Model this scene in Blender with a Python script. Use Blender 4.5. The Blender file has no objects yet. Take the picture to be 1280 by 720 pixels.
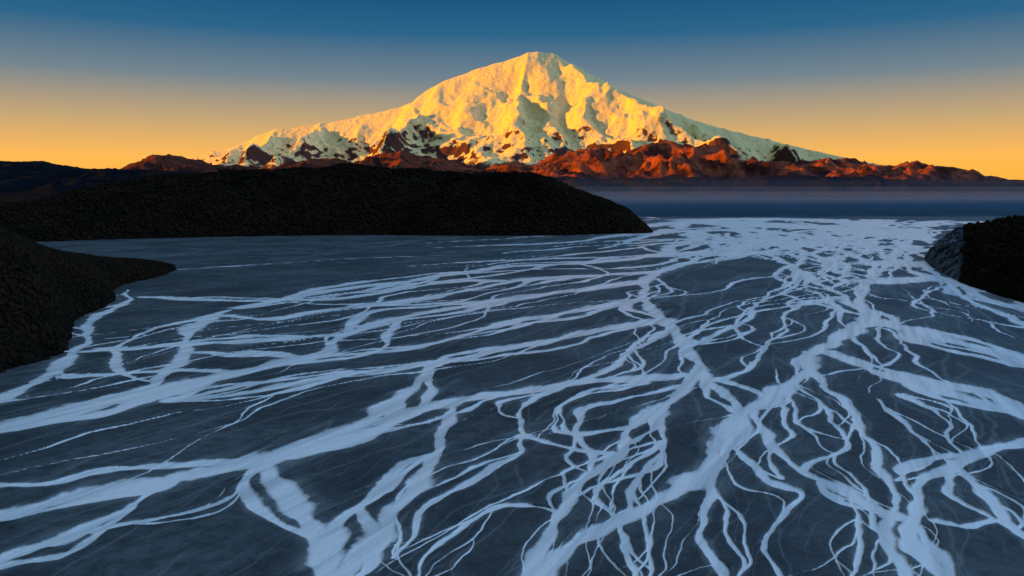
import bpy, math, numpy as np
from mathutils import Vector
rng=np.random.default_rng(7)
H0=20.0; F=1004.0; A=math.atan(125/1004.0)
ca,sa=math.cos(A),math.sin(A)
# ---------- survey helpers (bearing -> world) ----------
def ray(px,py):
    u=(px-640)/F; v=(360-py)/F
    return np.array([u, ca+v*sa, -sa+v*ca])
def G(px,py):
    d=ray(px,py); t=-H0/d[2]; return np.array([d[0]*t,d[1]*t])
def G3(px,py,z=-1.0):
    g=G(px,py); return (g[0],g[1],z)
def W(px,py,dep):
    d=ray(px,py); t=dep/d[1]; return (d[0]*t,dep,H0+d[2]*t)
# ---------- noise ----------
def perlin(x,y,seed=0):
    r=np.random.default_rng(seed+100); p=r.permutation(256); p=np.concatenate([p,p])
    ang=r.random(256)*2*np.pi; gx=np.cos(ang); gy=np.sin(ang)
    xi=np.floor(x).astype(np.int64); yi=np.floor(y).astype(np.int64)
    xf=x-xi; yf=y-yi; xi&=255; yi&=255
    u=xf**3*(xf*(xf*6-15)+10); v=yf**3*(yf*(yf*6-15)+10)
    def g(i,j,dx,dy):
        h=p[p[(xi+i)&255]+((yi+j)&255)]; return gx[h]*dx+gy[h]*dy
    a=g(0,0,xf,yf); b=g(1,0,xf-1,yf); c=g(0,1,xf,yf-1); d=g(1,1,xf-1,yf-1)
    return ((a+(b-a)*u)*(1-v)+(c+(d-c)*u)*v)*1.5
def fbm(x,y,o=4,seed=0,g=.5):
    s=0;a=1;n=0
    for i in range(o):
        s=s+a*perlin(x,y,seed+i); n+=a; a*=g; x=x*2.03+3.1; y=y*2.03+1.7
    return s/n
def ridged(x,y,o=5,seed=0,g=.5):
    s=0;a=1;n=0;w=1
    for i in range(o):
        r=(1-np.abs(perlin(x,y,seed+i)))**2; s=s+a*r*w; w=np.clip(r*1.3,0,1); n+=a; a*=g; x=x*2.05+3.1; y=y*2.05+1.7
    return s/n
def sstep(a,b,x):
    t=np.clip((x-a)/(b-a),0,1); return t*t*(3-2*t)
# ---------- mesh helper ----------
def grid_mesh(name,X,Y,Z,mat,attrs=None,smooth=True):
    n,m=X.shape
    co=np.stack([X,Y,Z],-1).reshape(-1,3).astype(np.float32)
    i,j=np.meshgrid(np.arange(n-1),np.arange(m-1),indexing='ij')
    a=(i*m+j).ravel()
    f=np.stack([a,a+m,a+m+1,a+1],-1).astype(np.int32)
    me=bpy.data.meshes.new(name)
    me.vertices.add(len(co)); me.vertices.foreach_set('co',co.ravel())
    me.loops.add(f.size); me.loops.foreach_set('vertex_index',f.ravel())
    me.polygons.add(len(f)); me.polygons.foreach_set('loop_start',np.arange(0,f.size,4,dtype=np.int32))
    me.update(calc_edges=True)
    if smooth: me.polygons.foreach_set('use_smooth',np.ones(len(f),dtype=bool))
    for k,v in (attrs or {}).items():
        if v.ndim==3:
            at=me.attributes.new(k,'FLOAT_VECTOR','POINT'); at.data.foreach_set('vector',v.reshape(-1).astype(np.float32))
        else:
            at=me.attributes.new(k,'FLOAT','POINT'); at.data.foreach_set('value',v.ravel().astype(np.float32))
    me.materials.append(mat)
    ob=bpy.data.objects.new(name,me); bpy.context.collection.objects.link(ob); return ob
def tri_mesh(name,co,f,mat,attr=None):
    me=bpy.data.meshes.new(name)
    me.vertices.add(len(co)); me.vertices.foreach_set('co',co.astype(np.float32).ravel())
    me.loops.add(f.size); me.loops.foreach_set('vertex_index',f.astype(np.int32).ravel())
    me.polygons.add(len(f)); me.polygons.foreach_set('loop_start',np.arange(0,f.size,3,dtype=np.int32))
    me.update(calc_edges=True)
    if attr is not None:
        at=me.attributes.new('tint','FLOAT','POINT'); at.data.foreach_set('value',attr.astype(np.float32))
    me.materials.append(mat)
    ob=bpy.data.objects.new(name,me); bpy.context.collection.objects.link(ob); return ob
# ---------- node helper ----------
class N:
    def __init__(s,name):
        s.m=bpy.data.materials.new(name); s.m.use_nodes=True; s.t=s.m.node_tree; s.n=s.t.nodes; s.l=s.t.links
        s.b=s.n['Principled BSDF']
    def new(s,t,**k):
        n=s.n.new(t)
        for a,b in k.items(): setattr(n,a,b)
        return n
    def set(s,sock,v):
        if isinstance(v,bpy.types.NodeSocket): s.l.new(v,sock)
        else: sock.default_value=v
    def noise(s,vec,scale,detail=6,rough=.55,dist=0):
        n=s.new('ShaderNodeTexNoise'); n.inputs['Scale'].default_value=scale; n.inputs['Detail'].default_value=detail
        n.inputs['Roughness'].default_value=rough; n.inputs['Distortion'].default_value=dist; s.l.new(vec,n.inputs['Vector']); return n.outputs['Fac']
    def math(s,op,a,b=0.0,c=0.0):
        n=s.new('ShaderNodeMath',operation=op); s.set(n.inputs[0],a); s.set(n.inputs[1],b); s.set(n.inputs[2],c); return n.outputs[0]
    def mapr(s,v,a,b,c=0.,d=1.):
        n=s.new('ShaderNodeMapRange',interpolation_type='SMOOTHSTEP'); s.set(n.inputs[0],v)
        for i,k in enumerate((a,b,c,d)): s.set(n.inputs[i+1],k)
        return n.outputs[0]
    def mix(s,f,a,b):
        n=s.new('ShaderNodeMix',data_type='RGBA'); s.set(n.inputs[0],f)
        s.set(n.inputs[6],a if not isinstance(a,tuple) else (*a,1)); s.set(n.inputs[7],b if not isinstance(b,tuple) else (*b,1)); return n.outputs[2]
    def attr(s,nm): return s.new('ShaderNodeAttribute',attribute_name=nm)
    def pos(s): return s.new('ShaderNodeNewGeometry').outputs['Position']
    def scalev(s,v,sc):
        n=s.new('ShaderNodeMapping'); n.inputs['Scale'].default_value=sc; s.l.new(v,n.inputs['Vector']); return n.outputs[0]
    def bump(s,h,dist,strength=1.):
        n=s.new('ShaderNodeBump'); n.inputs['Distance'].default_value=dist; n.inputs['Strength'].default_value=strength
        s.l.new(h,n.inputs['Height']); s.l.new(n.outputs[0],s.b.inputs['Normal'])
# ================= RIVER CHANNELS =================
SX,SY=180.,420.
segs=[]; pts=[]; polys=[]
def catmull(P,k):
    P=np.array(P,float); Q=np.vstack([2*P[0]-P[1],P,2*P[-1]-P[-2]]); out=[]
    for i in range(1,len(Q)-2):
        for s in np.arange(k)/k:
            a,b,c,d=Q[i-1],Q[i],Q[i+1],Q[i+2]
            out.append(.5*((2*b)+(c-a)*s+(2*a-5*b+4*c-d)*s*s+(3*b-a-3*c+d)*s**3))
    out.append(Q[-2]); return np.array(out)
def channel(pl):
    c=catmull(pl,8)
    w=[]; g=np.array([G(p[0],p[1]) for p in c])
    ph=rng.random()*6.28
    for i in range(len(c)):
        a=c[max(i-1,0)]; b=c[min(i+1,len(c)-1)]; t=(b-a)[:2]; L=np.hypot(*t)+1e-6
        n=np.array([-t[1],t[0]])/L*max(c[i][2],1.5)*.5
        q=G(c[i][0]+n[0],min(max(c[i][1]+n[1],268),1500)); tw=g[min(i+1,len(c)-1)]-g[max(i-1,0)]; tw=tw/(np.hypot(*tw)+1e-9)
        d=q-g[i]; w.append(abs(d[0]*tw[1]-d[1]*tw[0])*(.95+.22*math.sin(i*.5+ph)+.16*math.sin(i*1.2+2*ph)))
    for i in range(len(g)-1): segs.append((g[i],g[i+1],w[i],w[i+1]))
    pts.extend([(p[0],p[1]) for p in g]); polys.append((g,np.array(w)))
CH=[
 [(1150,290,9),(1120,318,10),(1095,345,12),(1072,375,14),(1082,400,18),(1040,430,19),(1015,460,19),(990,485,18),(940,510,22),(905,545,24),(880,590,24),(840,612,20),(770,650,20),(705,690,22),(665,730,26)],
 [(900,292,5),(885,318,6),(815,345,9),(803,372,12),(830,400,16),(855,430,17),(872,458,17),(866,480,16),(825,508,15),(790,532,15),(765,570,15),(722,600,15),(692,640,17),(680,680,19),(655,730,23)],
 [(866,470,9),(780,474,8),(700,482,8),(620,496,9),(540,510,11),(470,528,13),(400,548,15),(335,574,17),(210,600,14),(100,622,14),(-20,650,14)],
 [(545,455,11),(515,485,15),(480,515,17),(420,545,15),(345,572,18)],
 [(335,574,24),(352,604,30),(385,645,33),(412,690,32),(428,740,34)],
 [(572,512,10),(553,550,17),(535,592,21),(492,645,24),(450,690,28),(425,740,34)],
 [(800,352,6),(700,366,6),(620,378,6),(520,392,6),(435,418,9),(392,443,11),(300,465,12),(200,490,13),(100,511,13),(-20,540,13)],
 [(285,388,6),(240,413,13),(228,445,17),(200,474,13),(170,492,10)],
 [(160,362,5),(157,378,6),(112,402,9),(104,432,12),(66,465,12),(20,493,9),(-20,508,9)],
 [(1082,400,10),(1150,416,12),(1220,436,10),(1300,462,10)],
 [(1045,440,11),(1110,470,11),(1200,497,11),(1300,522,13)],
 [(1095,352,8),(1180,350,8),(1230,372,8),(1300,392,8)],
 [(1110,330,8),(1160,335,8),(1200,368,6),(1300,412,6)],
 [(1300,548,10),(1200,572,15),(1150,608,18),(1135,640,18),(1142,680,20),(1190,735,24)],
 [(1015,465,11),(1062,510,11),(1090,558,13),(1108,602,14),(1112,650,14),(1135,735,18)],
 [(940,512,13),(958,548,13),(1000,588,11),(1060,618,11),(1112,645,13)],
 [(872,458,11),(910,498,13),(930,535,15),(893,590,14),(882,640,13),(890,690,13),(905,735,15)],
 [(820,510,9),(835,550,7),(800,590,9),(775,640,11),(790,690,11),(800,735,11)],
 [(905,545,9),(960,600,7),(1000,620,8),(965,660,9),(985,735,11)],
 [(1000,590,7),(1060,560,6),(1030,520,6),(1000,480,8)],
 [(1180,575,11),(1215,610,13),(1250,650,13),(1300,690,15)],
 [(1200,572,7),(1180,520,6),(1130,495,5)],
 [(1060,620,6),(1090,680,8),(1060,735,9)],
 [(765,570,7),(700,560,6),(655,545,7),(640,570,8),(575,610,8),(535,640,8),(490,700,7)],
 [(655,545,6),(650,515,6),(690,490,6),(740,470,6),(790,440,6),(835,415,8)],
 [(790,532,7),(720,540,6),(700,520,5),(735,490,5),(800,478,5)],
 [(835,400,9),(760,410,7),(690,425,7),(610,440,6),(545,458,8)],
 [(800,375,6),(720,390,5),(640,402,5),(560,425,5),(480,440,5),(392,446,6)],
 [(610,440,5),(500,462,6),(420,470,6),(320,488,6),(220,500,6)],
 [(345,572,8),(250,580,7),(150,588,6),(60,605,6),(-20,610,6)],
 [(210,600,6),(120,660,9),(40,690,12),(-30,720,14)],
 [(340,585,5),(290,620,5),(220,640,5),(120,665,6)],
 [(885,318,6),(960,318,6),(1010,345,8),(1050,370,9),(1078,398,11)],
 [(1010,345,6),(960,370,5),(930,400,6),(880,425,7),(858,440,8)],
 [(1050,372,6),(990,385,5),(975,420,7),(950,450,7),(905,475,6),(870,470,7)],
 [(800,283,4),(880,278,5),(980,282,5),(1080,288,7),(1155,300,7)],
 [(830,290,3),(930,288,4),(1020,297,5),(1090,310,7),(1110,330,7)],
 [(860,275,2.5),(960,274,3),(1060,278,4),(1150,290,5)],
 [(905,300,4),(990,305,4),(1060,318,5),(1100,340,7)],
 [(885,316,4),(800,322,4),(720,330,3),(620,335,3),(520,350,4),(420,362,4),(300,385,5)],
 [(820,340,4),(740,345,4),(640,352,4),(540,372,4),(430,385,4),(340,400,4),(285,395,5)],
 [(640,352,3),(560,352,3),(440,372,3),(330,376,3),(180,372,2.5)],
 [(435,418,5),(340,425,5),(250,430,4),(110,440,4)],
 [(300,465,5),(210,462,4),(100,470,4),(66,466,4)],
 [(392,446,5),(330,444,5),(240,440,4)],
 [(1100,500,5),(1150,545,6),(1155,575,6),(1120,600,6)],
 [(905,475,6),(960,500,6),(985,540,6),(960,575,6),(975,600,5)],
 [(770,650,8),(740,620,7),(770,590,6),(835,550,6)],
 [(692,640,6),(640,630,5),(590,650,6),(540,690,6),(520,735,7)],
 [(1250,650,7),(1200,660,6),(1160,650,7)],
]
for c in CH: channel(c)
def dens(x,y):
    u=x/max(y,1); r=math.hypot(x,y)
    d=1.0
    if u<-.12 and r<75: d=.11
    elif u<-.3: d=.35
    elif u<-.1: d=.6
    return d
# side arms: leave a channel and rejoin it downstream, enclosing lens-shaped gravel islands
k=0; occ={}; tries=0
while k<165 and tries<14000:
    tries+=1
    g_,w_=polys[rng.integers(len(polys))]
    n=len(g_)
    if n<12: continue
    i=rng.integers(0,n-10); 
    if rng.random()>dens(*g_[i]): continue
    r=math.hypot(*g_[i]); Lt=rng.uniform(.12,.38)*r; j=i; acc=0
    while j<n-1 and acc<Lt: acc+=math.hypot(*(g_[j+1]-g_[j])); j+=1
    if j-i<5: continue
    q=g_[i:j+1]; ch=q[-1]-q[0]
    if np.hypot(*ch)<.88*acc: continue
    sg=rng.choice([-1,1]); nn=np.array([-ch[1],ch[0]])/(np.hypot(*ch)+1e-6)*sg
    am=acc*rng.uniform(.09,.20)
    mid=(q[0]+q[-1])/2+nn*am; rm=math.hypot(*mid)
    key=(int(math.log(rm)/.11),int(math.atan2(mid[0],mid[1])/.085))
    if occ.get(key,0)>=1: continue
    occ[key]=occ.get(key,0)+1; k+=1
    m_=max(len(q),int(acc/(.012*r))); ss=np.linspace(0,1,m_)
    al=np.linspace(0,1,len(q)); bx=np.interp(ss,al,q[:,0]); by=np.interp(ss,al,q[:,1])
    pk=rng.uniform(.7,1.4)
    off=am*np.sin(np.pi*ss**pk)+acc*.015*np.sin(ss*np.pi*2*rng.integers(1,3))*np.sin(np.pi*ss)
    g2=np.stack([bx+nn[0]*off,by+nn[1]*off],-1)
    lw=np.interp(ss,al,w_[i:j+1]); ww=np.clip(lw*rng.uniform(.3,.75),.08*(r/60)**1.3,None)*(1+.25*np.sin(ss*9+k))
    for a in range(m_-1): segs.append((g2[a],g2[a+1],ww[a],ww[a+1]))
    if rng.random()<.5: polys.append((g2,ww))
    pts.extend([(p[0],p[1]) for p in g2[::3]])
def wander(p,n,w0,dev,up=False,ml=1.,rmax=430,rs=.04):
    x,y=p; th=dev; ph=rng.random()*6.28; fr=rng.uniform(.12,.3); am=rng.uniform(.1,.4)*ml
    rw=0; last=None
    for i in range(n):
        r=math.hypot(x,y)
        if r<30 or r>rmax or abs(x/max(y,1))>.95 or y<20: break
        fx,fy=x-SX,y-SY; a=math.atan2(fy,fx)
        if r>260: a=math.atan2(-.8,-.6)
        if up: a+=math.pi
        rw=rw*.9+rng.normal()*rs
        h=a+th+am*math.sin(ph+i*fr)+rw; th*=.965
        st=.014*r
        nx,ny=x+math.cos(h)*st,y+math.sin(h)*st
        w=w0*(r/60)**1.3*min(1,.3+(n-i)/n*1.6)*(1+.3*math.sin(i*.37+ph))
        if last is None: last=w
        segs.append((np.array([x,y]),np.array([nx,ny]),last,w)); last=w
        if i%3==0: pts.append((nx,ny))
        x,y=nx,ny
k=0; occ={}
while k<75:
    p=pts[rng.integers(len(pts))]
    if rng.random()>dens(*p): continue
    key=(int(math.log(math.hypot(*p))/.18),int(math.atan2(p[0],p[1])/.13))
    if occ.get(key,0)>=2: k+=.2; continue
    occ[key]=occ.get(key,0)+1
    k+=1
    wander(p,int(rng.uniform(25,75)),rng.choice([.05,.08,.12]),rng.choice([-1,1])*rng.uniform(.2,.6),up=rng.random()<.2)
for k in range(110):
    p=G(rng.uniform(800,1180),rng.uniform(272,318))
    wander(p,int(rng.uniform(12,34)),rng.choice([.12,.2,.3]),rng.uniform(-.5,.7),rmax=560,up=rng.random()<.5)
segs2=[]; keep=segs; segs=segs2
for k in range(480):
    r=35*math.exp(rng.random()*2.3); u=rng.uniform(-.75,.75); 
    wander((r*math.sin(u),r*math.cos(u)),int(rng.uniform(12,80)),rng.choice([.04,.08,.16]),rng.uniform(-.4,.4),ml=.7)
segs2=segs; segs=keep
# ================= GROUND =================
az=np.concatenate([np.radians(np.linspace(-180,-47,40)),np.radians(np.linspace(-44,44,1250)),np.radians(np.linspace(47,180,40))])
rr=1/np.arange(1/36,1/620,-4.2e-5)
r_in=np.geomspace(.5,35,30); r_out=np.geomspace(650,16000,60)
rad=np.concatenate([r_in,rr,r_out])
R,T=np.meshgrid(rad,az,indexing='ij')
X=R*np.sin(T); Y=R*np.cos(T)
wx=X+1.0*fbm(X*.13,Y*.13,2,1)+.012*R*fbm(X*.045,Y*.045,3,51)+.16*fbm(X*.6,Y*.6,2,5)
wy=Y+1.0*fbm(X*.13,Y*.13,2,11)+.012*R*fbm(X*.045,Y*.045,3,61)+.16*fbm(X*.6,Y*.6,2,15)
def field(sg):
    S=np.full(X.shape,-2.0)
    for a,b,wa,wb in sg:
        w=max(wa,wb); M=2.6*w+1.0
        ra,rb=math.hypot(*a),math.hypot(*b); M+=.010*rb; r0,r1=min(ra,rb)-M,max(ra,rb)+M
        ta,tb=math.atan2(a[0],a[1]),math.atan2(b[0],b[1]); dm=M/max(min(ra,rb),5)
        i0,i1=np.searchsorted(rad,[r0,r1]); j0,j1=np.searchsorted(az,[min(ta,tb)-dm,max(ta,tb)+dm])
        if i1<=i0 or j1<=j0: continue
        px=wx[i0:i1,j0:j1]-a[0]; py=wy[i0:i1,j0:j1]-a[1]
        dx,dy=b[0]-a[0],b[1]-a[1]; q=dx*dx+dy*dy+1e-9
        t=np.clip((px*dx+py*dy)/q,0,1); d=np.hypot(px-t*dx,py-t*dy)
        s=1-d/(wa+(wb-wa)*t+1e-4)
        S[i0:i1,j0:j1]=np.maximum(S[i0:i1,j0:j1],s)
    return S
S=field(segs); S2=field(segs2)
fx=X-SX; fy=Y-SY; fr=np.hypot(fx,fy); ft=np.arctan2(-fx,-fy)
flow=np.stack([ft*300,fr*.16,np.zeros_like(fr)],-1)
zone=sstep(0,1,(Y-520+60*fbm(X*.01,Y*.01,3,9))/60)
bank=sstep(-.35,.25,-S)
Z=.10*bank+.10*bank*fbm(X*.12,Y*.12,4,21)+.03*fbm(X*.9,Y*.9,2,31)*bank
Z=np.where(R>600,0,Z)
g=N('ground_gravel_and_water')
sA=g.attr('S').outputs['Fac']; s2=g.attr('S2').outputs['Fac']; zn=g.attr('zone').outputs['Fac']; fl=g.attr('flow').outputs['Vector']; P=g.pos()
n1=g.noise(P,.8,5,.6); n2=g.noise(P,.06,5,.6); n3=g.noise(g.scalev(fl,(1,.35,1)),.9,7,.6,.6); n4=g.noise(P,5,4,.75)
n5=g.noise(g.scalev(fl,(1,.5,1)),.22,5,.6,1.)
edge=g.math('ADD',sA,g.math('MULTIPLY',g.math('SUBTRACT',n1,.5),.7))
edge=g.math('ADD',edge,g.math('MULTIPLY',g.math('SUBTRACT',n3,.51),.9))
water=g.mapr(edge,-.12,.26)
halo=g.math('MULTIPLY',g.mapr(edge,-1.3,.1),g.mapr(n3,.36,.66))
e2=g.math('ADD',s2,g.math('MULTIPLY',g.math('SUBTRACT',n3,.5),1.6))
dry=g.math('MULTIPLY',g.mapr(e2,-.2,.9),.30)
grav=g.mix(g.mapr(n2,.35,.65),(.026,.038,.042),(.080,.102,.106))
grav=g.mix(g.math('MULTIPLY',g.mapr(n3,.45,.75),.25),grav,(.11,.135,.14))
grav=g.mix(g.mapr(n1,.4,.66,0,.60),grav,(.019,.026,.028))
grav=g.mix(g.mapr(n5,.48,.68,0,.6),grav,(.017,.024,.026))
grav=g.mix(g.mapr(n4,.50,.74,0,.45),grav,(.14,.16,.16))
grav=g.mix(g.math('MULTIPLY',halo,.65),grav,(.22,.255,.25))
grav=g.mix(dry,grav,(.23,.26,.25))
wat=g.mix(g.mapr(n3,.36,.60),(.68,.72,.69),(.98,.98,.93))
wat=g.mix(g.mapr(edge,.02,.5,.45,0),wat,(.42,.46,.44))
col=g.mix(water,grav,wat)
fcol=g.mix(g.noise(P,.02,6),(.030,.060,.078),(.050,.092,.115))  # far forest flat: distance haze put into the colour as a pale blue tint
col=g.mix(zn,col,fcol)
g.l.new(col,g.b.inputs['Base Color'])
rough=g.mapr(water,0,1,.65,.26); rough=g.math('MAXIMUM',rough,g.math('MULTIPLY',zn,1.))
g.l.new(rough,g.b.inputs['Roughness'])
g.l.new(g.math('MULTIPLY',g.math('SUBTRACT',1.0,zn),g.mapr(water,0,1,.20,.5)),g.b.inputs['Specular IOR Level'])
g.bump(g.math('ADD',n4,g.math('MULTIPLY',n1,1.5)),.12,.5)
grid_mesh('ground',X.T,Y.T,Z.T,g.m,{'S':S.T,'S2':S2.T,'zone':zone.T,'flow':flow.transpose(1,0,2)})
# ================= HILLS =================
def resample(L,n):
    c=catmull(L,12); s=np.linspace(0,len(c)-1,n); i=np.clip(s.astype(int),0,len(c)-2); f=(s-i)[:,None]
    return c[i]*(1-f)+c[i+1]*f
def loft(base,crest,back,nu,nv,amp,sc,power=1.7,rid=False,seed=0,bp=1.5,crestamp=.35):
    B,C,K=resample(base,nu),resample(crest,nu),resample(back,nu)
    t=np.linspace(0,2,nv)
    P=np.zeros((nu,nv,3))
    for j,tt in enumerate(t):
        if tt<=1: s=tt; e=1-(1-s)**power; P[:,j,:2]=B[:,:2]*(1-s)+C[:,:2]*s; P[:,j,2]=B[:,2]*(1-e)+C[:,2]*e
        else: s=2-tt; e=1-(1-s)**bp; P[:,j,:2]=K[:,:2]*(1-s)+C[:,:2]*s; P[:,j,2]=K[:,2]*(1-e)+C[:,2]*e
    env=np.where(t<=1,sstep(0,.35,t)*(1-(1-crestamp)*sstep(.7,1,t)),sstep(0,.5,2-t)*(crestamp+(1-crestamp)*sstep(0,.3,t-1)))[None,:]
    x,y=P[...,0]/sc,P[...,1]/sc
    n=(ridged(x,y,5,seed)-.45)*1.6 if rid else fbm(x,y,5,seed)
    zsc=np.clip(C[:,2:3]/max(C[:,2].max(),1e-3),.15,1)
    P[...,2]+=n*amp*env*zsc
    return P
def forest_mat(name,a,b,sc=1.):
    m=N(name); P=m.pos(); c=m.mix(m.mapr(m.noise(P,.35*sc,6,.65),.35,.7),a,b)
    c=m.mix(m.mapr(m.noise(P,.05*sc,4,.6),.4,.7),c,tuple(v*.6 for v in a))
    m.l.new(c,m.b.inputs['Base Color']); m.b.inputs['Roughness'].default_value=1; m.b.inputs['Specular IOR Level'].default_value=.02
    m.bump(m.noise(P,.9*sc,5,.7),1.2/sc,1.)
    return m.m
mh=forest_mat('forest_floor',(.012,.009,.006),(.028,.017,.010))
bigbase=[G3(-500,312),G3(-250,308),G3(0,305),G3(150,300),G3(300,296.5),G3(450,294.5),G3(600,295.5),G3(690,295),G3(760,293),G3(800,292),G3(818,291)]
bigcrest=[W(-500,246,430),W(-250,250,430),W(0,254,430),W(120,236,440),W(260,219,450),W(400,212,450),W(530,213,445),W(620,217,430),W(700,236,410),W(765,254,385),W(812,289,368)]
bigback=[(c[0]*1.25+ (0),c[1]+130,-1) for c in bigcrest]
Pb=loft(bigbase,bigcrest,bigback,420,150,14,60,1.9,seed=40,crestamp=.4)
grid_mesh('forested_hill',Pb[...,0],Pb[...,1],Pb[...,2],mh)
nb=[G3(-500,640),G3(-250,540),G3(-80,492),G3(20,466),G3(84,442),G3(97,405),G3(148,380),G3(150,362),G3(212,347),G3(225,337)]
nc=[W(-500,250,75),W(-250,258,95),W(-90,272,112),W(-20,284,125),W(20,296,130),W(45,308,150),W(75,318,165),W(115,325,178),(W(170,328,195)),W(212,333,196)]
nk=[G3(-600,300),G3(-500,300),G3(-400,298),G3(-250,302),G3(-100,308),G3(0,316),G3(60,322),G3(110,324),G3(170,325.5),G3(222,330)]
Pn=loft(nb,nc,nk,300,120,2.0,16,1.6,seed=60)
grid_mesh('forested_hill.001',Pn[...,0],Pn[...,1],Pn[...,2],mh)
rb=[G3(1153,322),G3(1160,332),G3(1180,345),G3(1210,358),G3(1245,371),G3(1295,386),G3(1400,425),G3(1650,520)]
rc=[W(1164,314,236),W(1182,298,230),W(1200,286,226),W(1215,284,222),W(1245,279,215),W(1295,270,205),W(1400,256,195),W(1650,235,180)]
rk=[G3(1170,314),G3(1186,309),G3(1200,306),G3(1215,304),G3(1250,300),G3(1310,296),G3(1500,290),G3(1900,290)]
Pr=loft(rb,rc,rk,260,140,1.5,14,2.3,seed=70)
e=np.clip(Pr[...,2]/4,0,1)
Pr[...,0]+=2.4*(ridged(Pr[...,0]/6,Pr[...,1]/6,5,710)-.5)*e; Pr[...,2]+=2.2*(ridged(Pr[...,0]/8+5,Pr[...,1]/8,5,700)-.5)*e
m=N('cliff_rock'); P=m.pos(); n=m.noise(m.scalev(P,(1,1,.35)),.5,7,.7)
c=m.mix(m.mapr(n,.42,.60),(.02,.026,.034),(.22,.25,.28))
cov=m.mapr(m.math('ADD',m.attr('cover').outputs['Fac'],m.math('MULTIPLY',m.math('SUBTRACT',n,.5),.35)),.36,.44)
c=m.mix(cov,c,(.010,.009,.007)); m.l.new(c,m.b.inputs['Base Color']); m.b.inputs['Roughness'].default_value=.95; m.b.inputs['Specular IOR Level'].default_value=.05; m.bump(n,2.5,1)
grid_mesh('rocky_hill',Pr[...,0],Pr[...,1],Pr[...,2],m.m,{'cover':np.repeat(np.linspace(0,1,260)[:,None],140,1)})
def make_trees(name,Pg,n,h0,h1,u0=0,u1=1,t0=.02,t1=.62,seed=0,mat=None):
    r=np.random.default_rng(seed); nu,nv=Pg.shape[:2]
    u=(u0+(u1-u0)*r.random(n))*(nu-1.001); t=(t0+(t1-t0)*r.random(n))*(nv-1.001)
    i,j=u.astype(int),t.astype(int); fu,ft_=(u-i)[:,None],(t-j)[:,None]
    p=Pg[i,j]*(1-fu)*(1-ft_)+Pg[i+1,j]*fu*(1-ft_)+Pg[i,j+1]*(1-fu)*ft_+Pg[i+1,j+1]*fu*ft_
    k=p[:,2]>-.1; p=p[k]; n=len(p)
    h=r.uniform(h0,h1,n)*(.75+.5*(fbm(p[:,0]/9,p[:,1]/9,2,seed)+.5))
    wd=h*r.uniform(.35,.6,n)
    rings=[(.0,.12),(.18,.95),(.5,1.0),(.8,.6)]; ns=6
    V=[]
    off=r.random(n)*6.28
    for hh,rw in rings:
        for s in range(ns):
            a=off+s*2*np.pi/ns; q=wd*rw*r.uniform(.65,1.3,n); V.append(np.stack([p[:,0]+np.cos(a)*q,p[:,1]+np.sin(a)*q,p[:,2]-.15+h*(hh+r.uniform(-.07,.07,n))],-1))
    V.append(np.stack([p[:,0],p[:,1],p[:,2]+h*r.uniform(.82,1.0,n)],-1))
    nvx=len(V); V=np.stack(V,1)
    f=[]
    for q in range(3):
        for s in range(ns):
            a,b=q*ns+s,q*ns+(s+1)%ns; f+=[(a,b,b+ns),(a,b+ns,a+ns)]
    for s in range(ns): f.append((3*ns+s,3*ns+(s+1)%ns,nvx-1))
    f=np.array(f); Fc=(f[None]+(np.arange(n)*nvx)[:,None,None]).reshape(-1,3)
    tint=np.repeat(r.random(n),nvx)
    return tri_mesh(name,V.reshape(-1,3),Fc,mat,tint)
m=N('foliage'); t=m.attr('tint').outputs['Fac']; P=m.pos()
c=m.mix(t,(.010,.008,.005),(.030,.018,.010)); c=m.mix(m.mapr(m.noise(P,.03,3),.45,.7),c,(.008,.007,.005))
m.l.new(c,m.b.inputs['Base Color']); m.b.inputs['Roughness'].default_value=1; m.b.inputs['Specular IOR Level'].default_value=.01
make_trees('forest',Pb,22000,.8,1.5,.12,1,.0,.56,1,m.m)
make_trees('forest.001',Pn,24000,.35,.85,0,1,.0,.95,2,m.m)
make_trees('forest.002',Pr,9000,.45,.9,.38,1,.02,.7,3,m.m)
# ================= FAR RANGES =================
mfar=forest_mat('far_hill_cover',(.008,.012,.018),(.014,.018,.023),.05)
fc=[W(-700,206,1500),W(-400,208,1500),W(-150,200,1500),W(-40,205,1500),W(35,202,1500),W(85,209,1480),W(150,213,1450),W(240,216,1400),W(400,226,1350),W(600,236,1300)]
P=loft([(c[0]*.8,1000,-1) for c in fc],fc,[(c[0]*1.1,c[1]+400,-1) for c in fc],300,90,16,160,1.4,True,80)
grid_mesh('distant_hill',P[...,0],P[...,1],P[...,2],mfar)
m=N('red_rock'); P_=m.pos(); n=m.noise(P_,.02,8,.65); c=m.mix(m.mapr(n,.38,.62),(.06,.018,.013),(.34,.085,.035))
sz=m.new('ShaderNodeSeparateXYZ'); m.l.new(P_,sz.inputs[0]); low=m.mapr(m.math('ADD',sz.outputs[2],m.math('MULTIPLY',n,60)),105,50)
c=m.mix(m.mapr(sz.outputs[0],200,-500,0,.65),c,(.030,.016,.014))  # rock colour darkened towards the left, standing in for weaker sunlight there
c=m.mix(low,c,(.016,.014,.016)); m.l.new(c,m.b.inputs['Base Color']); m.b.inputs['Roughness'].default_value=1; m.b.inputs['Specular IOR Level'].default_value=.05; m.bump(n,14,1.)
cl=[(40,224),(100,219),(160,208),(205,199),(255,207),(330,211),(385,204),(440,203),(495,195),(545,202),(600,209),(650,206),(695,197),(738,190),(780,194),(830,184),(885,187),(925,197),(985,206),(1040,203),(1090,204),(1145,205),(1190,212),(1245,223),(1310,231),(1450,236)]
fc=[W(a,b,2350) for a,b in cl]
P=loft([(c[0]*.93,1950,-1) for c in fc],fc,[(c[0]*1.05,2700,-1) for c in fc],900,150,62,200,1.1,True,90,crestamp=.42)
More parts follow.
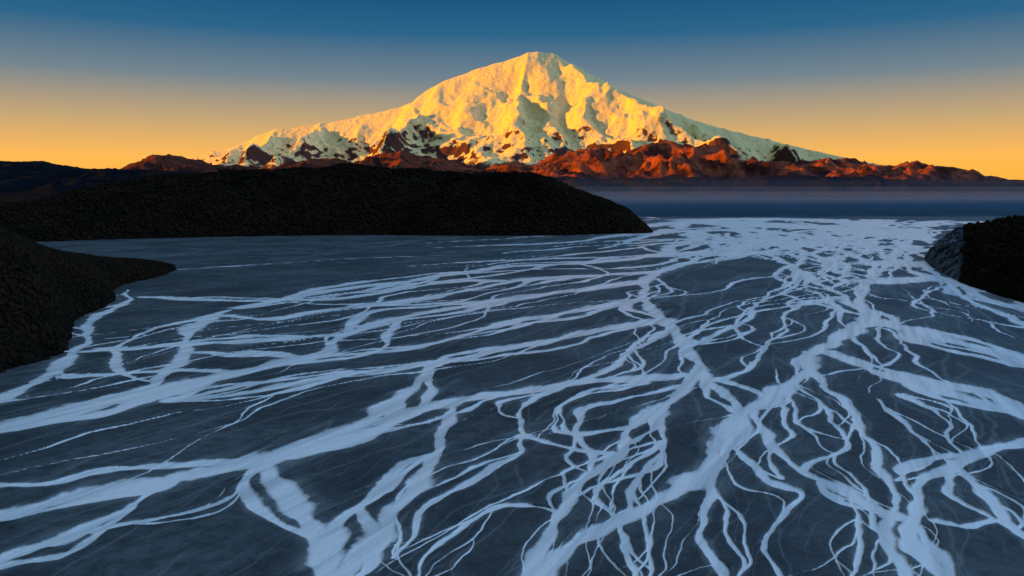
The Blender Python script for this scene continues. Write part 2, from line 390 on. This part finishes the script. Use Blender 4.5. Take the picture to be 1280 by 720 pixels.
grid_mesh('rocky_foothills',P[...,0],P[...,1],P[...,2],m.m)
cl=[(520,238),(620,226),(690,222),(760,226),(830,221),(900,226),(980,221),(1060,224),(1150,227),(1230,231),(1320,234)]
fc=[W(a,b,1950) for a,b in cl]
P=loft([(c[0]*.9,1650,-1) for c in fc],fc,[(c[0]*1.05,2250,-1) for c in fc],400,80,22,140,1.2,True,95)
grid_mesh('distant_hill.001',P[...,0],P[...,1],P[...,2],forest_mat('far_hill_dark',(.012,.015,.022),(.03,.020,.022),.05))
# ================= SNOW MOUNTAIN =================
sky=[(40,226),(150,212),(200,203),(250,191),(300,178),(322,166),(345,159),(400,152),(470,138),(512,128),(530,113),(555,98),(600,81),(635,72),(655,65),(672,61),(692,64),(716,77),(742,92),(800,120),(850,141),(900,157),(960,171),(1020,186),(1070,198),(1120,206),(1200,217),(1300,233),(1420,240)]
ridges=[[W(a,b,3000) for a,b in sky],
 [W(512,129,3000),W(522,146,2850),W(505,162,2720),W(478,182,2600),W(455,205,2480)],
 [W(660,64,3000),W(655,100,2870),W(642,140,2750),W(645,168,2640),W(660,197,2520)],
 [W(695,67,3000),W(740,100,2850),W(800,129,2720),W(862,160,2600),W(930,190,2480)],
 [W(400,153,3000),W(385,172,2860),W(350,200,2680)],
 [W(960,172,3000),W(985,184,2850),W(1010,203,2700)],
 [W(850,143,3000),W(890,168,2880)],
 [W(300,180,3000),W(270,200,2800)],
 [W(345,161,3000),W(310,190,2800)]]
nx,ny=1000,460
xs=np.linspace(-2000,2500,nx); ys=np.concatenate([np.linspace(2150,3060,370),np.linspace(3070,4200,90)])
XX,YY=np.meshgrid(xs,ys,indexing='ij')
wk=sstep(0,160,np.abs(YY-3000))
wX=XX+(60*fbm(XX/260,YY/260,4,201)+10*fbm(XX/50,YY/50,3,205))*wk; wY=YY+30*fbm(XX/230,YY/230,3,211)
Hm=np.full(XX.shape,-50.); Dm=np.full(XX.shape,1e9); Hs=Hm.copy()
for ri,Rg in enumerate(ridges):
    for a,b in zip(Rg[:-1],Rg[1:]):
        dx,dy=b[0]-a[0],b[1]-a[1]; q=dx*dx+dy*dy
        ax,ay=(XX,wY) if ri==0 else (wX,wY)
        t=np.clip(((ax-a[0])*dx+(ay-a[1])*dy)/q,0,1); d=np.hypot(ax-a[0]-t*dx,ay-a[1]-t*dy); z=a[2]+(b[2]-a[2])*t
        z=np.maximum(z,1)
        if ri==0: h=z*np.exp(-(d/(.53*z+50))**1.2); Hm=np.maximum(Hm,h); Dm=np.minimum(Dm,d)
        else: h=z*np.exp(-(d/((.55 if ri==3 else .45)*z+45))**1.15); Hs=np.maximum(Hs,h)
Hs=np.where(Dm<60,np.minimum(Hs,Hm+Dm*.12),Hs)
kk=9.; mx=np.maximum(Hm,Hs); Hm=mx+kk*np.log(np.exp((Hm-mx)/kk)+np.exp((Hs-mx)/kk))-kk*.69*np.exp(-Dm/40)
det=(ridged(wX/270,wY/270,5,301,.45)-.5)
env=(.05+.95*sstep(0,190,Dm))*sstep(0,160,Hm)
ZZ=Hm+det*74*env+ (ridged(XX/70,YY/70,4,333)-.5)*13*(.3+.7*env)*(1+.5*sstep(-250,-500,XX))
ZZ=np.where(Hm<3,np.minimum(ZZ,-2),ZZ)-3
m=N('snow_and_rock'); P_=m.pos(); ge=m.new('ShaderNodeNewGeometry'); s1=m.new('ShaderNodeSeparateXYZ'); m.l.new(ge.outputs['Normal'],s1.inputs[0]); s2_=m.new('ShaderNodeSeparateXYZ'); m.l.new(P_,s2_.inputs[0])
n=m.noise(P_,.012,8,.62); nf=m.noise(P_,.05,6,.65)
alt=m.math('ADD',s2_.outputs[2],m.math('MULTIPLY',m.math('SUBTRACT',n,.5),240))
slope=m.math('ADD',s1.outputs[2],m.math('MULTIPLY',m.math('SUBTRACT',nf,.5),.55))
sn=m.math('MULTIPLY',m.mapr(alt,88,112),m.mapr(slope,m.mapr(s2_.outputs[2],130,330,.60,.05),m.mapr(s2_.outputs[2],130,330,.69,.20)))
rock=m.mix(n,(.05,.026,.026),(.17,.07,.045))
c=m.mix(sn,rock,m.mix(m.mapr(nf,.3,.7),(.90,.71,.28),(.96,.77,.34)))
m.l.new(c,m.b.inputs['Base Color']); m.b.inputs['Roughness'].default_value=.85; m.b.inputs['Specular IOR Level'].default_value=.03
m.bump(m.math('ADD',nf,n),14,.75)
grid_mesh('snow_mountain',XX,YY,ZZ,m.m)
# unseen range, added towards the sun to keep the valley in shade
EL=math.radians(5.2); nv2=np.array([-.975,-.22]); az_s=math.atan2(nv2[0],nv2[1])
cc=[(-800,y) for y in (-1100,-700,-300,0,250,500,700,820)]
zz=[60,170,215,225,220,205,150,20]
P=loft([(c[0]+180,c[1],-1) for c in cc],[(c[0],c[1],z) for c,z in zip(cc,zz)],[(c[0]-400,c[1],-1) for c in cc],260,90,40,170,1.3,True,400)
grid_mesh('added_shade_range',P[...,0],P[...,1],P[...,2],mh)
# ================= VALLEY MIST (real volume) =================
def mist(name,x0,x1,y0,y1,z0,z1,dens_):
    v=[(x,y,z) for z in (z0,z1) for y in (y0,y1) for x in (x0,x1)]
    f=[(0,2,3,1),(4,5,7,6),(0,1,5,4),(2,6,7,3),(0,4,6,2),(1,3,7,5)]
    me=bpy.data.meshes.new(name); me.from_pydata(v,[],f); me.update()
    mm=bpy.data.materials.new(name); mm.use_nodes=True; t=mm.node_tree; t.nodes.clear()
    o=t.nodes.new('ShaderNodeOutputMaterial'); s=t.nodes.new('ShaderNodeVolumeScatter'); s.inputs['Color'].default_value=(.20,.42,1,1); s.inputs['Density'].default_value=dens_
    t.links.new(s.outputs[0],o.inputs['Volume']); me.materials.append(mm)
    ob=bpy.data.objects.new(name,me); bpy.context.collection.objects.link(ob)
mist('mist',-320,2600,610,2090,.5,14,.00022)
mist('mist.001',-300,2620,625,2040,.8,22,.00011)
mist('mist.002',-280,2640,640,1990,1.1,34,.00007)
# ================= LIGHT =================
sd=np.array([math.sin(az_s)*math.cos(EL),math.cos(az_s)*math.cos(EL),math.sin(EL)])
L=bpy.data.lights.new('sun','SUN'); L.energy=9; L.angle=math.radians(.5); L.color=(1,.385,.0)
lo=bpy.data.objects.new('sun',L); bpy.context.collection.objects.link(lo)
lo.rotation_euler=Vector(-sd).to_track_quat('-Z','Y').to_euler()
w=bpy.data.worlds.new('World'); bpy.context.scene.world=w; w.use_nodes=True
nt=w.node_tree; bg=nt.nodes['Background']
tc=nt.nodes.new('ShaderNodeTexCoord'); sp=nt.nodes.new('ShaderNodeSeparateXYZ'); nt.links.new(tc.outputs['Generated'],sp.inputs[0])
cr=nt.nodes.new('ShaderNodeValToRGB'); nt.links.new(sp.outputs[2],cr.inputs[0])
st=[(0,(1.0,.46,.04)),(.035,(1.0,.49,.09)),(.078,(.56,.38,.18)),(.128,(.17,.23,.27)),(.18,(.022,.125,.25)),(.235,(.001,.072,.20)),(.33,(.02,.12,.28)),(.55,(.19,.28,.38)),(1,(.26,.35,.45))]
e=cr.color_ramp.elements
while len(e)<len(st): e.new(.5)
for i,(p,c) in enumerate(st): e[i].position=p; e[i].color=(*c,1)
def mr(sock,a,b):
    n=nt.nodes.new('ShaderNodeMapRange'); nt.links.new(sock,n.inputs[0]); n.inputs[1].default_value=a; n.inputs[2].default_value=b; return n.outputs[0]
def mixc(f,a,b):
    n=nt.nodes.new('ShaderNodeMix'); n.data_type='RGBA'; nt.links.new(f,n.inputs[0])
    for i,v in ((6,a),(7,b)):
        if isinstance(v,tuple): n.inputs[i].default_value=(*v,1)
        else: nt.links.new(v,n.inputs[i])
    return n.outputs[2]
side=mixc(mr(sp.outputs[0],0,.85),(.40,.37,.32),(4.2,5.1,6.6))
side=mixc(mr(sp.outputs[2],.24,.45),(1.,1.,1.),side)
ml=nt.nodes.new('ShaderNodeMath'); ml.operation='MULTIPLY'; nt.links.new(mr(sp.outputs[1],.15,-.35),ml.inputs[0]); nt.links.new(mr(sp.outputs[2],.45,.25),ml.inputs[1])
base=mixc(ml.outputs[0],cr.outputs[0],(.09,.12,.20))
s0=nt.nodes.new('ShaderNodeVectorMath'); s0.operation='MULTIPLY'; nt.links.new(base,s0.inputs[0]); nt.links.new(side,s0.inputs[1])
ns=nt.nodes.new('ShaderNodeTexSky'); ns.sky_type='NISHITA'; ns.sun_disc=False; ns.sun_elevation=EL; ns.sun_rotation=az_s
sc=nt.nodes.new('ShaderNodeVectorMath'); sc.operation='SCALE'; sc.inputs['Scale'].default_value=.003; nt.links.new(ns.outputs[0],sc.inputs[0])
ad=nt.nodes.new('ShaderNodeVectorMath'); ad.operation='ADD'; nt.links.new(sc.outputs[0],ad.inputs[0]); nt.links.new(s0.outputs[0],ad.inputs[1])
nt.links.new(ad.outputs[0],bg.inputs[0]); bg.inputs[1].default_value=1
# ================= CAMERA =================
cd=bpy.data.cameras.new('camera'); cd.sensor_width=36; cd.lens=F/1280*36; cd.clip_start=.1; cd.clip_end=40000
co=bpy.data.objects.new('camera',cd); bpy.context.collection.objects.link(co); co.location=(0,0,H0); co.rotation_euler=(math.pi/2-A,0,0)
sc_=bpy.context.scene; sc_.camera=co
sc_.view_settings.view_transform='Standard'; sc_.view_settings.look='None'; sc_.view_settings.exposure=0
print('segs',len(segs),len(segs2))
